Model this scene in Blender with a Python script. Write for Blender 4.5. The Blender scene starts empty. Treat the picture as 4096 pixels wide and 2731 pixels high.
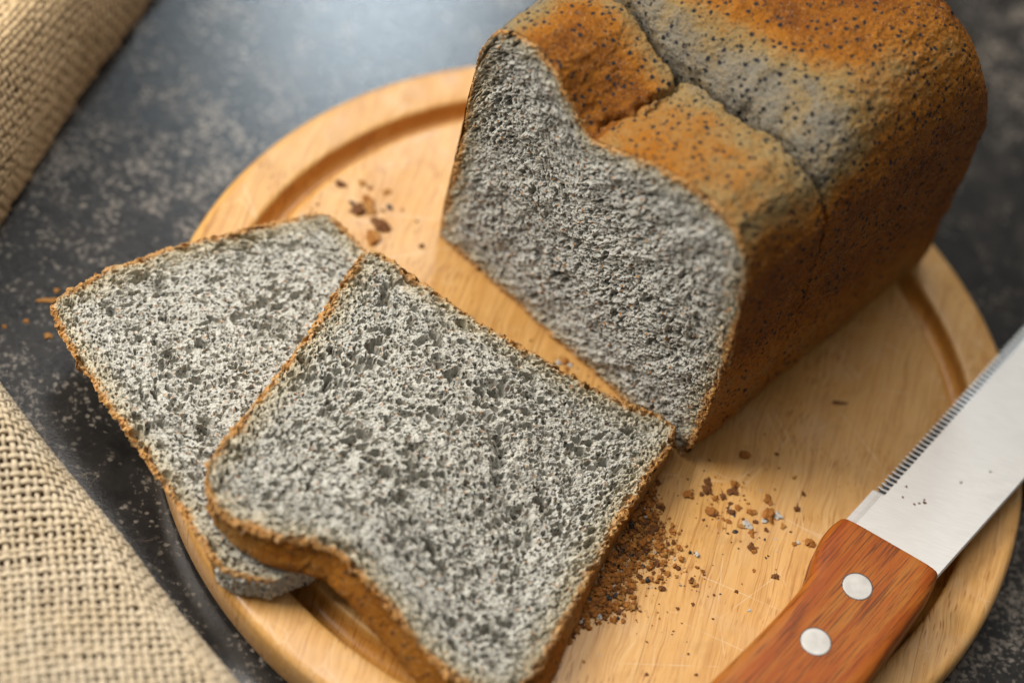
import bpy, bmesh, math, random
import numpy as np
from mathutils import Vector, Matrix

random.seed(7)
rng = np.random.default_rng(7)
scene = bpy.context.scene
C = scene.collection
BOARD_H = 1.8                     # board thickness (cm); build coordinates are cm, z = 0 on the board's top


def M3(p):
    """build coordinates (cm, z from the board's top) -> metres, z from the table top"""
    p = np.asarray(p, float)
    out = p * 0.01
    out[..., 2] = (p[..., 2] + BOARD_H) * 0.01
    return out


# ------------------------------------------------------------------ camera, world, lamps, exposure
cam_d = bpy.data.cameras.new('camera')
cam = bpy.data.objects.new('camera', cam_d)
C.objects.link(cam)
scene.camera = cam
pan, tilt, roll = -0.056538, 0.923818, 0.266486
cp, sp, ct, st = math.cos(pan), math.sin(pan), math.cos(tilt), math.sin(tilt)
fw = np.array([sp * ct, cp * ct, -st]); r0 = np.array([cp, -sp, 0.0]); u0 = np.cross(r0, fw)
rr = math.cos(roll) * r0 + math.sin(roll) * u0
uu = -math.sin(roll) * r0 + math.cos(roll) * u0
loc = M3([0.0, -58.0731, 78.3429])
cam.matrix_world = Matrix(((rr[0], uu[0], -fw[0], loc[0]), (rr[1], uu[1], -fw[1], loc[1]),
                           (rr[2], uu[2], -fw[2], loc[2]), (0, 0, 0, 1)))
cam_d.lens = 100.0
cam_d.sensor_width = 36.0
cam_d.clip_start = 0.05
cam_d.clip_end = 20.0
cam_d.dof.use_dof = True
cam_d.dof.focus_distance = 0.938
cam_d.dof.aperture_fstop = 3.5
cam_d.dof.aperture_blades = 0

world = bpy.data.worlds.new('World')
scene.world = world
world.use_nodes = True
bg = world.node_tree.nodes['Background']
bg.inputs[0].default_value = (1.0, 0.95, 0.89, 1)
bg.inputs[1].default_value = 0.15


def area(name, az, el, dist, sx, sy, power, col, target=(0, 0, 2)):
    d = bpy.data.lights.new(name, 'AREA')
    d.shape = 'RECTANGLE'
    d.size, d.size_y, d.energy, d.color = sx, sy, power, col
    o = bpy.data.objects.new(name, d)
    C.objects.link(o)
    a, e = math.radians(az), math.radians(el)
    dr = Vector((math.sin(a) * math.cos(e), math.cos(a) * math.cos(e), math.sin(e)))
    t = Vector(M3(np.array(target, float)))
    o.location = t + dr * dist
    o.rotation_euler = (-dr).to_track_quat('-Z', 'Y').to_euler()
    return o


area('window_light', -10.0, 45, 2.0, 0.22, 0.28, 4.2, (0.76, 0.90, 1.0), (-11.5, 13, -1.8))
area('overhead_fill', -35, 74, 2.2, 1.2, 1.2, 20, (1.0, 0.965, 0.92))  # unseen overhead softbox, added for soft fill
area('side_window_light', -90, 44, 2.2, 1.1, 1.0, 50, (1.0, 0.95, 0.89))

vs = scene.view_settings
vs.view_transform = 'Standard'
vs.look = 'None'
vs.exposure = 0.46
vs.gamma = 1.0
vs.use_curve_mapping = False
scene.cycles.max_bounces = 5
scene.cycles.diffuse_bounces = 3
scene.cycles.use_denoising = True

# ------------------------------------------------------------------ numpy noise
def _hash(ix, iy, iz, seed):
    h = (ix.astype(np.uint32) * np.uint32(374761393) + iy.astype(np.uint32) * np.uint32(668265263)
         + iz.astype(np.uint32) * np.uint32(2147483647 - 58) + np.uint32(seed * 974711 + 17))
    h = (h ^ (h >> np.uint32(13))) * np.uint32(1274126177)
    h = (h ^ (h >> np.uint32(16))) * np.uint32(2246822519)
    return ((h ^ (h >> np.uint32(15))) & np.uint32(0xFFFFFF)).astype(np.float64) / 16777215.0


def vnoise(x, y, z=0.0, seed=0):
    x, y, z = np.broadcast_arrays(np.asarray(x, float), np.asarray(y, float), np.asarray(z, float))
    ix, iy, iz = np.floor(x).astype(np.int64), np.floor(y).astype(np.int64), np.floor(z).astype(np.int64)
    fx, fy, fz = x - ix, y - iy, z - iz
    fx, fy, fz = fx * fx * (3 - 2 * fx), fy * fy * (3 - 2 * fy), fz * fz * (3 - 2 * fz)
    r = 0
    for a in (0, 1):
        wa = fx if a else 1 - fx
        for b in (0, 1):
            wb = fy if b else 1 - fy
            for c in (0, 1):
                wc = fz if c else 1 - fz
                r = r + wa * wb * wc * _hash((ix + a) & 0xFFFFF, (iy + b) & 0xFFFFF, (iz + c) & 0xFFFFF, seed)
    return r * 2 - 1


def fbm(x, y, z=0.0, octv=3, seed=0, gain=0.5):
    r, a = 0, 1.0
    for k in range(octv):
        f = 2.03 ** k
        r = r + a * vnoise(np.asarray(x) * f, np.asarray(y) * f, np.asarray(z) * f, seed + 31 * k)
        a *= gain
    return r


def sstep(a, b, x):
    t = np.clip((np.asarray(x, float) - a) / (b - a), 0, 1)
    return t * t * (3 - 2 * t)


def curve(tab, x, blur=0.0):
    """smooth curve through a table of (x, value)"""
    t = np.array(tab, float)
    if blur <= 0:
        return np.interp(x, t[:, 0], t[:, 1])
    r = 0
    ks = np.linspace(-2, 2, 9)
    w = np.exp(-ks ** 2 / 2)
    for k, ww in zip(ks, w):
        r = r + ww * np.interp(np.asarray(x) + k * blur, t[:, 0], t[:, 1])
    return r / w.sum()


# ------------------------------------------------------------------ object helpers
def empty(name, at, label=None, cat=None, group=None):
    o = bpy.data.objects.new(name, None)
    o.empty_display_size = 0.02
    C.objects.link(o)
    o.location = M3(np.array(at, float))
    return tag(o, label, cat, group)


def tag(o, label=None, cat=None, group=None, kind=None):
    if label: o['label'] = label
    if cat: o['category'] = cat
    if group: o['group'] = group
    if kind: o['kind'] = kind
    return o


def mesh_np(name, V, quads=None, tris=None, smooth=True, attrs=None):
    """fast mesh from numpy arrays (V in metres)"""
    me = bpy.data.meshes.new(name)
    loops, starts, n = [], [], 0
    for F, k in ((quads, 4), (tris, 3)):
        if F is not None and len(F):
            F = np.asarray(F, np.int32)
            loops.append(F.ravel())
            starts.append(n + np.arange(len(F)) * k)
            n += F.size
    loops = np.concatenate(loops).astype(np.int32)
    starts = np.concatenate(starts).astype(np.int32)
    me.vertices.add(len(V))
    me.vertices.foreach_set('co', np.asarray(V, np.float32).ravel())
    me.loops.add(len(loops))
    me.loops.foreach_set('vertex_index', loops)
    me.polygons.add(len(starts))
    me.polygons.foreach_set('loop_start', starts)
    me.update(calc_edges=True)
    me.polygons.foreach_set('use_smooth', np.full(len(starts), smooth))
    for k, a in (attrs or {}).items():
        at = me.attributes.new(k, 'FLOAT', 'POINT')
        at.data.foreach_set('value', np.asarray(a, np.float32).ravel())
    me.validate()
    return me


def put(name, V, quads=None, tris=None, mat=None, parent=None, smooth=True, attrs=None, at=None):
    """V in build coordinates (cm). Child meshes are stored relative to the parent's origin."""
    W = M3(V)
    org = np.zeros(3)
    if parent is not None:
        p = parent
        while p is not None:
            org = org + np.array(p.location)
            p = p.parent
    elif at is not None:
        org = M3(np.array(at, float))
    me = mesh_np(name, W - org, quads, tris, smooth, attrs)
    o = bpy.data.objects.new(name, me)
    C.objects.link(o)
    if parent is not None:
        o.parent = parent
    else:
        o.location = org
    if mat is not None:
        me.materials.append(mat)
    return o


def grid_quads(n, m, wrap=False, flip=False, off=0):
    """quads of an n x m grid of vertices (index i*m + j); wrap joins the last row to the first"""
    i = np.arange(n if wrap else n - 1)[:, None]
    j = np.arange(m - 1)[None, :]
    a = i * m + j
    b = ((i + 1) % n) * m + j
    q = np.stack([a, b, b + 1, a + 1], -1).reshape(-1, 4) + off
    return q[:, ::-1] if flip else q


# ------------------------------------------------------------------ material helpers
class NT:
    def __init__(self, name):
        self.m = bpy.data.materials.new(name)
        self.m.use_nodes = True
        self.t = self.m.node_tree
        self.b = self.t.nodes['Principled BSDF']
        tc = self.t.nodes.new('ShaderNodeTexCoord')
        sc = self.t.nodes.new('ShaderNodeVectorMath')
        sc.operation = 'SCALE'
        sc.inputs['Scale'].default_value = 100.0
        self.t.links.new(tc.outputs['Object'], sc.inputs[0])
        self.cm = sc.outputs[0]                      # object coordinates in centimetres

    def link(self, a, b):
        self.t.links.new(a, b)

    def val(self, sock, v):
        if isinstance(v, bpy.types.NodeSocket):
            self.link(v, sock)
        elif v is not None:
            sock.default_value = v

    def mapping(self, scale=(1, 1, 1), rot=(0, 0, 0), loc=(0, 0, 0), src=None):
        n = self.t.nodes.new('ShaderNodeMapping')
        n.inputs['Scale'].default_value = scale
        n.inputs['Rotation'].default_value = rot
        n.inputs['Location'].default_value = loc
        self.link(src or self.cm, n.inputs['Vector'])
        return n.outputs[0]

    def noise(self, scale, detail=3.0, rough=0.55, dist=0.0, vec=None, out='Fac'):
        n = self.t.nodes.new('ShaderNodeTexNoise')
        n.inputs['Scale'].default_value = scale
        n.inputs['Detail'].default_value = detail
        n.inputs['Roughness'].default_value = rough
        n.inputs['Distortion'].default_value = dist
        self.link(vec or self.cm, n.inputs['Vector'])
        return n.outputs[out]

    def voro(self, scale, feature='F1', rnd=1.0, vec=None, out='Distance', dim='3D'):
        n = self.t.nodes.new('ShaderNodeTexVoronoi')
        n.voronoi_dimensions = dim
        n.feature = feature
        n.inputs['Scale'].default_value = scale
        n.inputs['Randomness'].default_value = rnd
        self.link(vec or self.cm, n.inputs['Vector'])
        return n.outputs[out]

    def math(self, op, a, b=None, c=None, clamp=False):
        n = self.t.nodes.new('ShaderNodeMath')
        n.operation = op
        n.use_clamp = clamp
        for s, v in zip(n.inputs, (a, b, c)):
            self.val(s, v)
        return n.outputs[0]

    def rng(self, v, a, b, c=0.0, d=1.0, smooth=False):
        n = self.t.nodes.new('ShaderNodeMapRange')
        n.interpolation_type = 'SMOOTHSTEP' if smooth else 'LINEAR'
        n.inputs['From Min'].default_value = a
        n.inputs['From Max'].default_value = b
        n.inputs['To Min'].default_value = c
        n.inputs['To Max'].default_value = d
        self.link(v, n.inputs['Value'])
        return n.outputs[0]

    def ramp(self, v, stops):
        n = self.t.nodes.new('ShaderNodeValToRGB')
        e = n.color_ramp.elements
        while len(e) < len(stops):
            e.new(0.5)
        for k, (p, c) in enumerate(stops):
            e[k].position = p
            e[k].color = (*c, 1)
        self.link(v, n.inputs[0])
        return n.outputs[0]

    def mix(self, f, a, b, mode='MIX'):
        n = self.t.nodes.new('ShaderNodeMix')
        n.data_type = 'RGBA'
        n.blend_type = mode
        self.val(n.inputs[0], f)
        for s, v in ((n.inputs[6], a), (n.inputs[7], b)):
            self.val(s, (*v, 1) if isinstance(v, tuple) else v)
        return n.outputs[2]

    def attr(self, name):
        n = self.t.nodes.new('ShaderNodeAttribute')
        n.attribute_name = name
        return n.outputs['Fac']

    def bump(self, h, strength, dist_cm):
        n = self.t.nodes.new('ShaderNodeBump')
        n.inputs['Strength'].default_value = strength
        n.inputs['Distance'].default_value = dist_cm * 0.01
        self.link(h, n.inputs['Height'])
        self.link(n.outputs[0], self.b.inputs['Normal'])

    def out(self, color=None, rough=None, spec=None, metal=None, coat=None, coat_r=None, sheen=None):
        for k, v in (('Base Color', color), ('Roughness', rough), ('Specular IOR Level', spec), ('Metallic', metal),
                     ('Coat Weight', coat), ('Coat Roughness', coat_r), ('Sheen Weight', sheen)):
            if v is None: continue
            self.val(self.b.inputs[k], (*v, 1) if isinstance(v, tuple) else v)
        return self.m


BAKE = [(0.0, (0.215, 0.192, 0.145)), (0.22, (0.30, 0.200, 0.075)), (0.50, (0.36, 0.132, 0.0105)),
        (0.76, (0.20, 0.060, 0.0045)), (1.0, (0.09, 0.026, 0.003))]


def mat_crust(name='bread_crust', speck=0.5):
    n = NT(name)
    bake = n.attr('bake')
    nz = n.noise(1.6, 5, 0.65)
    nf = n.noise(11, 4, 0.7)
    b = n.math('ADD', bake, n.rng(nz, 0.3, 0.7, -0.10, 0.10))
    b = n.math('ADD', b, n.rng(nf, 0.25, 0.75, -0.13, 0.13), clamp=True)
    col = n.ramp(b, BAKE)
    # pale blistered flecks
    vf = n.voro(11, 'F1')
    pale = n.math('MULTIPLY', n.rng(vf, 0.16, 0.34, 1, 0), n.rng(n.noise(5, 2), 0.46, 0.60))
    col = n.mix(n.math('MULTIPLY', pale, 0.45), col, (0.56, 0.46, 0.28))
    # ground sesame specks in two sizes
    wob = n.mix(0.18, n.cm, n.noise(9, 2, out='Color'), 'ADD')
    v1 = n.voro(3.9, 'F1', vec=wob)
    keep = n.rng(n.voro(3.9, 'F1', vec=wob, out='Color'), 0.33, 0.41)
    s1 = n.math('MULTIPLY', n.rng(v1, 0.25, 0.36, 1, 0), keep)
    v2 = n.voro(8.5, 'F1', vec=wob)
    s2 = n.math('MULTIPLY', n.rng(v2, 0.20, 0.34, 1, 0), n.rng(n.voro(8.5, 'F1', vec=wob, out='Color'), 0.30, 0.40))
    sp_ = n.math('MAXIMUM', s1, n.math('MULTIPLY', s2, 0.8))
    col = n.mix(n.math('MULTIPLY', sp_, speck + 0.5, clamp=True), col, (0.022, 0.022, 0.024))
    h = n.math('ADD', n.noise(26, 4, 0.7), n.math('MULTIPLY', n.noise(7, 3), 0.9))
    h = n.math('ADD', h, n.math('MULTIPLY', n.noise(14, 3, 0.75, 0.6), 0.8))
    n.bump(h, 0.85, 0.07)
    return n.out(col, n.rng(nf, 0.3, 0.7, 0.40, 0.62), 0.16)


def mat_crumb(name, base=(0.50, 0.487, 0.43), warm=0.22):
    n = NT(name)
    edge = n.attr('edge')                       # cm from the crust
    nz = n.noise(2.2, 4, 0.6)
    col = n.mix(n.rng(nz, 0.35, 0.65), tuple(c * 0.86 for c in base), tuple(c * 1.1 for c in base))
    nf = n.noise(22, 3, 0.7)
    col = n.mix(n.rng(nf, 0.45, 0.65, 0.0, 0.35), col, (0.168, 0.161, 0.147))
    wob = n.mix(0.12, n.cm, n.noise(14, 2, out='Color'), 'ADD')
    v = n.voro(6.5, 'F1', vec=wob)
    keep = n.rng(n.voro(6.5, 'F1', vec=wob, out='Color'), 0.34, 0.44)
    d1 = n.math('MULTIPLY', n.rng(v, 0.22, 0.36, 1, 0), keep)
    vb = n.voro(3.6, 'F1', vec=wob)
    kb = n.rng(n.voro(3.6, 'F1', vec=wob, out='Color'), 0.46, 0.54)
    d2 = n.math('MULTIPLY', n.rng(vb, 0.16, 0.26, 1, 0), kb)
    col = n.mix(n.math('MULTIPLY', n.math('MAXIMUM', d1, d2), 0.85), col, (0.022, 0.024, 0.026))
    v3 = n.voro(4.6, 'F1', vec=wob)
    k3 = n.rng(n.voro(4.6, 'F1', vec=wob, out='Color'), 0.64, 0.68)
    col = n.mix(n.math('MULTIPLY', n.rng(v3, 0.20, 0.30, 1, 0), n.math('MULTIPLY', k3, warm * 3, clamp=True)), col, (0.38, 0.1672, 0.0304))
    # yellower towards the crust, crust coloured at the very edge
    en = n.math('ADD', n.math('ADD', edge, n.rng(n.noise(9, 3), 0.3, 0.7, -0.10, 0.10)), n.rng(n.noise(1.1, 3), 0.3, 0.7, -0.14, 0.12))
    col = n.mix(n.rng(en, 0.05, 1.2, 0.7, 0.0, True), col, n.mix(1.0, col, (1.0, 0.86, 0.58), 'MULTIPLY'))
    cr = n.ramp(n.noise(7, 4, 0.7), [(0.3, (0.4408, 0.2888, 0.114)), (0.6, (0.418, 0.1824, 0.0304)), (0.8, (0.2432, 0.0836, 0.01064))])
    col = n.mix(n.rng(en, 0.09, 0.33, 0.95, 0.0, True), col, cr)
    n.bump(n.noise(45, 3, 0.7), 0.35, 0.012)
    n.b.inputs['Subsurface Weight'].default_value = 0.55
    n.b.inputs['Subsurface Radius'].default_value = (1.0, 0.85, 0.65)
    n.b.inputs['Subsurface Scale'].default_value = 0.0007
    return n.out(col, 0.55, 0.35)


def mat_board(name, tint=(1, 1, 1), seed=0.0):
    n = NT(name)
    wob = n.mix(0.6, n.mapping(loc=(seed * 7.3, seed * 3.1, 0)), n.noise(0.35, 2, out='Color'), 'ADD')
    g1 = n.noise(1.0, 5, 0.6, 0.6, n.mapping((1.3, 0.10, 1.3), src=wob))
    g2 = n.noise(1.0, 4, 0.65, 0.2, n.mapping((9.0, 0.35, 9.0), src=wob))
    col = n.ramp(g1, [(0.25, (0.5168, 0.27, 0.07296)), (0.5, (0.575, 0.322, 0.104)), (0.75, (0.61, 0.365, 0.138))])
    col = n.mix(n.rng(g2, 0.44, 0.66, 0, 0.62), col, (0.4104, 0.1938, 0.0456))
    # vessel lines: short dark dashes along the grain
    v = n.voro(1.0, 'F1', vec=n.mapping((7, 1.1, 1), src=wob), dim='2D')
    dash = n.math('MULTIPLY', n.rng(v, 0.12, 0.26, 1, 0), n.rng(n.noise(0.5, 3), 0.50, 0.62))
    col = n.mix(n.math('MULTIPLY', dash, 0.8), col, (0.2736, 0.095, 0.0152))
    # fine dark hairlines along the grain
    hl = n.noise(1.0, 2, 0.5, 0.1, n.mapping((13, 0.22, 1), loc=(seed, 4, 0), src=wob))
    col = n.mix(n.rng(hl, 0.58, 0.68, 0, 0.65), col, (0.304, 0.1216, 0.0228))
    # cooler worn patches
    col = n.mix(n.rng(n.noise(0.45, 4, 0.6), 0.52, 0.72, 0, 0.35), col, (0.532, 0.3572, 0.2052))
    # pale knife scratches
    sc = n.noise(1.0, 2, 0.5, 0, n.mapping((0.5, 30, 1), rot=(0, 0, 0.9)))
    sc2 = n.noise(1.0, 2, 0.5, 0, n.mapping((0.4, 26, 1), rot=(0, 0, -1.1)))
    k1 = n.voro(0.42, 'DISTANCE_TO_EDGE', vec=n.mapping((1, 0.55, 1), rot=(0, 0, 0.7)), dim='2D')
    k2 = n.voro(0.36, 'DISTANCE_TO_EDGE', vec=n.mapping((0.5, 1, 1), rot=(0, 0, 1.9), loc=(5, 2, 0)), dim='2D')
    cut = n.math('MULTIPLY', n.math('MAXIMUM', n.rng(k1, 0.003, 0.010, 1, 0), n.rng(k2, 0.003, 0.010, 1, 0)), n.rng(n.noise(0.8, 3), 0.45, 0.6))
    s = n.math('MAXIMUM', cut, n.math('MULTIPLY', n.math('MAXIMUM', n.rng(sc, 0.70, 0.76), n.rng(sc2, 0.71, 0.77)), 0.5))
    col = n.mix(n.math('MULTIPLY', s, 0.45), col, (0.6384, 0.4864, 0.304))
    # oily stains
    st_ = n.rng(n.noise(0.9, 3, 0.5, 0.4, n.mapping(loc=(3.3, 8, 0))), 0.60, 0.70)
    col = n.mix(n.math('MULTIPLY', st_, 0.22), col, (0.342, 0.1824, 0.0532))
    # the routed groove soaked up more oil: amber
    sx = n.t.nodes.new('ShaderNodeSeparateXYZ')
    n.link(n.cm, sx.inputs[0])
    rad = n.math('SQRT', n.math('ADD', n.math('MULTIPLY', sx.outputs[0], sx.outputs[0]), n.math('MULTIPLY', sx.outputs[1], sx.outputs[1])))
    gm = n.math('MULTIPLY', n.rng(rad, GI - 0.02, GI + 0.06), n.rng(rad, GO - 0.06, GO + 0.02, 1, 0))
    col = n.mix(gm, col, n.mix(1.0, col, (0.92, 0.78, 0.50), 'MULTIPLY'))
    col = n.mix(1.0, col, tint, 'MULTIPLY')
    n.bump(n.math('ADD', n.math('MULTIPLY', g2, 0.6), n.math('MULTIPLY', n.math('SUBTRACT', 1.0, s), 0.5)), 0.18, 0.03)
    return n.out(col, n.rng(n.noise(1.2, 3), 0.3, 0.7, 0.27, 0.40), 0.5)


def mat_table():
    n = NT('speckled_dark_stone')
    big = n.noise(0.10, 3, 0.55)
    mid = n.noise(0.8, 4, 0.6, 0.3)
    fine = n.noise(4.6, 4, 0.62, 0.3)
    v = n.voro(2.6, 'F1', vec=n.mix(0.35, n.cm, n.noise(2.2, 3, out='Color'), 'ADD'), dim='2D')
    base = n.mix(n.rng(mid, 0.3, 0.7), (0.010, 0.0095, 0.009), (0.030, 0.027, 0.024))
    thr = n.math('ADD', n.rng(big, 0.35, 0.65, -0.12, 0.08), n.rng(mid, 0.35, 0.65, -0.09, 0.09))
    f = n.rng(n.math('ADD', fine, thr), 0.55, 0.68, 0, 1, True)
    col = n.mix(n.math('MULTIPLY', f, 0.92), base, (0.144, 0.1224, 0.1008))
    dots = n.math('MULTIPLY', n.rng(v, 0.10, 0.26, 1, 0), n.rng(n.math('ADD', n.noise(0.9, 2), thr), 0.44, 0.62))
    col = n.mix(n.math('MULTIPLY', dots, 0.85), col, (0.216, 0.1872, 0.1512))
    n.bump(n.math('ADD', fine, n.noise(9, 3)), 0.06, 0.05)
    return n.out(col, n.rng(fine, 0.3, 0.7, 0.16, 0.24), 0.5)


def mat_burlap(name, light, dark):
    n = NT(name)
    nz = n.noise(0.8, 3)
    fib = n.noise(24, 3, 0.7)
    col = n.mix(n.rng(nz, 0.3, 0.7), dark, light)
    col = n.mix(n.rng(fib, 0.4, 0.75, 0.0, 0.4), col, tuple(c * 0.45 for c in dark))
    n.bump(n.noise(40, 3, 0.7), 0.6, 0.02)
    return n.out(col, 0.8, 0.15, sheen=0.25)


def mat_plain(name, col, rough=0.5, metal=0.0, spec=0.4, var=0.15, scale=4.0):
    n = NT(name)
    c = n.mix(n.rng(n.noise(scale, 4, 0.6), 0.3, 0.7), tuple(x * (1 - var) for x in col), tuple(min(1, x * (1 + var)) for x in col))
    return n.out(c, rough, spec, metal)


def mat_steel():
    n = NT('brushed_steel')
    d = n.mapping((1.2, 40, 1), rot=(0, 0, math.radians(23)))
    g = n.noise(1.0, 3, 0.6, 0, d)
    spots = n.rng(n.noise(1.1, 3), 0.6, 0.75, 0, 0.12)
    c = n.mix(n.rng(g, 0.3, 0.7), (0.70, 0.665, 0.62), (0.82, 0.785, 0.74))
    c = n.mix(spots, c, (0.45, 0.36, 0.25))
    n.bump(g, 0.02, 0.01)
    return n.out(c, n.rng(g, 0.3, 0.7, 0.40, 0.50), 0.5, 1.0)


def mat_handle():
    n = NT('red_brown_handle_wood')
    m0 = n.mapping(rot=(0, 0, math.radians(-23)))
    m = n.mix(0.35, m0, n.noise(0.6, 2, out='Color'), 'ADD')
    # handle local frame: grain runs along the knife
    r1 = n.mapping((1, 1, 1), rot=(0, 0, math.radians(22.97)))
    g1 = n.noise(1.0, 5, 0.62, 0.5, n.mapping((2.4, 0.22, 1.5), src=r1))
    g2 = n.noise(1.0, 4, 0.7, 0.2, n.mapping((16, 0.45, 8), src=r1))
    col = n.ramp(g1, [(0.30, (0.22, 0.036, 0.004)), (0.48, (0.30, 0.074, 0.007)), (0.62, (0.33, 0.108, 0.014)), (0.78, (0.30, 0.13, 0.03))])
    col = n.mix(n.rng(g2, 0.50, 0.62, 0, 0.85), col, (0.085, 0.022, 0.006))
    n.bump(g2, 0.3, 0.03)
    return n.out(col, 0.4, 0.3)


GO, GI = 13.447, 12.584
CRUST = mat_crust()
CRUST_S = mat_crust('slice_crust', 0.12)
CRUMB_A = mat_crumb('grey_crumb_slices')
CRUMB_L = mat_crumb('grey_crumb_loaf', (0.475, 0.468, 0.42), 0.34)
STEEL = mat_steel()
HANDLE = mat_handle()
RIVET = mat_plain('rivet_metal', (0.558, 0.531, 0.486), 0.5, 0.8, 0.5, 0.14, 2.2)
GULLET = mat_plain('gullet_shade_and_seam', (0.03, 0.035, 0.04), 0.5, 0.3)  # near-black colour stands in for the dark reflection in the tooth gullets
CR_BROWN = mat_plain('crumb_brown', (0.27, 0.10, 0.014), 0.7, 0, 0.3, 0.55, 9)
CR_DARK = mat_plain('crumb_dark_brown', (0.12, 0.042, 0.008), 0.7, 0, 0.3, 0.5, 9)
CR_GREY = mat_plain('crumb_grey', (0.3952, 0.3724, 0.3268), 0.7, 0, 0.3, 0.5, 12)
CR_BLACK = mat_plain('sesame_black', (0.018, 0.018, 0.02), 0.5, 0, 0.4, 0.3, 9)
CR_GOLD = mat_plain('crumb_golden', (0.3192, 0.1444, 0.0304), 0.7, 0, 0.3, 0.4, 9)

# ------------------------------------------------------------------ the table
TABLE = mat_table()
tx = np.array([[-75, -60], [75, -60], [75, 80], [-75, 80]], float)
top = np.c_[tx, np.full(4, -BOARD_H)]
V = np.r_[top, top - [0, 0, 3.0]]
tab = put('table_top', V, quads=[[0, 1, 2, 3], [7, 6, 5, 4], [0, 4, 5, 1], [1, 5, 6, 2], [2, 6, 7, 3], [3, 7, 4, 0]],
          mat=TABLE, smooth=False)
tag(tab, kind='structure')

# ------------------------------------------------------------------ round cutting board, glued from staves
GO, GI = 13.447, 12.584


def board_profile():
    p = [(0.0, 0.0)]
    for r in np.linspace(2, GI - 0.16, 9): p.append((r, 0.0))
    p += [(GI - 0.08, -0.006), (GI - 0.02, -0.03), (GI + 0.03, -0.08)]
    for k in range(1, 10):
        a = math.pi * k / 10
        cx, rad = (GI + GO) / 2, (GO - GI) / 2 - 0.03
        p.append((cx - rad * math.cos(a), -0.10 - 0.60 * math.sin(a) ** 0.6))
    p += [(GO - 0.03, -0.08), (GO + 0.02, -0.03), (GO + 0.08, -0.006), (GO + 0.2, 0.0), (14.2, 0.0), (14.78, 0.0)]
    for k in range(1, 8):
        a = math.pi / 2 * k / 8
        p.append((14.78 + 0.34 * math.sin(a), -0.34 + 0.34 * math.cos(a)))
    p += [(15.13, -0.6), (15.12, -0.95), (15.05, -1.3)]
    for k in range(1, 6):
        a = math.pi / 2 * k / 6
        p.append((14.72 + 0.33 * math.cos(a), -1.45 - 0.33 * math.sin(a)))
    p += [(14.6, -1.79), (7, -1.79), (0, -1.79)]
    return np.array(p)


def board_mesh():
    pr = board_profile()
    n = 240
    a = np.arange(n) / n * 2 * math.pi
    bm = bmesh.new()
    rings = []
    for r, z in pr:
        if r == 0:
            rings.append([bm.verts.new((0, 0, z))])
        else:
            rings.append([bm.verts.new((r * math.cos(t), r * math.sin(t), z)) for t in a])
    for R1, R2 in zip(rings[:-1], rings[1:]):
        for i in range(n):
            j = (i + 1) % n
            if len(R1) == 1: bm.faces.new((R1[0], R2[i], R2[j]))
            elif len(R2) == 1: bm.faces.new((R1[i], R2[0], R1[j]))
            else: bm.faces.new((R1[i], R2[i], R2[j], R1[j]))
    return bm


board = empty('cutting_board', (0, 0, -BOARD_H), 'round pale wooden cutting board with a juice groove, under the bread', 'cutting board')
full = board_mesh()
JOINTS = [-16, -11.9, -4.02, 3.92, 12.6, 16]
tints = [(1.0, 0.99, 0.97), (1.0, 0.99, 0.97), (1.0, 1.0, 1.0), (1.0, 0.995, 0.99), (1.0, 0.96, 0.91)]
for k in range(5):
    b = full.copy()
    for x, sgn in ((JOINTS[k] + 0.004, -1), (JOINTS[k + 1] - 0.004, 1)):
        if abs(x) > 15.2: continue
        g = bmesh.ops.bisect_plane(b, geom=b.verts[:] + b.edges[:] + b.faces[:], plane_co=(x, 0, 0), plane_no=(sgn, 0, 0), clear_outer=True)
        ed = [e for e in g['geom_cut'] if isinstance(e, bmesh.types.BMEdge)]
        bmesh.ops.holes_fill(b, edges=ed)
    for v in b.verts: v.co = Vector(M3(np.array(v.co))) - board.location
    bmesh.ops.recalc_face_normals(b, faces=b.faces[:])
    me = bpy.data.meshes.new('stave')
    b.to_mesh(me); b.free()
    me.materials.append(mat_board('board_wood_%d' % k, tints[k], k * 1.7))
    for p_ in me.polygons: p_.use_smooth = True
    me.set_sharp_from_angle(angle=math.radians(50))
    o = bpy.data.objects.new('stave', me)
    C.objects.link(o); o.parent = board
full.free()

# ------------------------------------------------------------------ bread crumb relief
def worley(x, y, seed):
    ix, iy = np.floor(x).astype(np.int64), np.floor(y).astype(np.int64)
    f1 = np.full(x.shape, 9.0); f2 = np.full(x.shape, 9.0)
    zz = np.zeros_like(ix)
    for a in (-1, 0, 1):
        for b in (-1, 0, 1):
            jx, jy = (ix + a) & 0xFFFFF, (iy + b) & 0xFFFFF
            d = np.hypot(ix + a + _hash(jx, jy, zz, seed) - x, iy + b + _hash(jx, jy, zz, seed + 1) - y)
            f2 = np.minimum(f2, np.maximum(f1, d)); f1 = np.minimum(f1, d)
    return f1, f2


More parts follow.
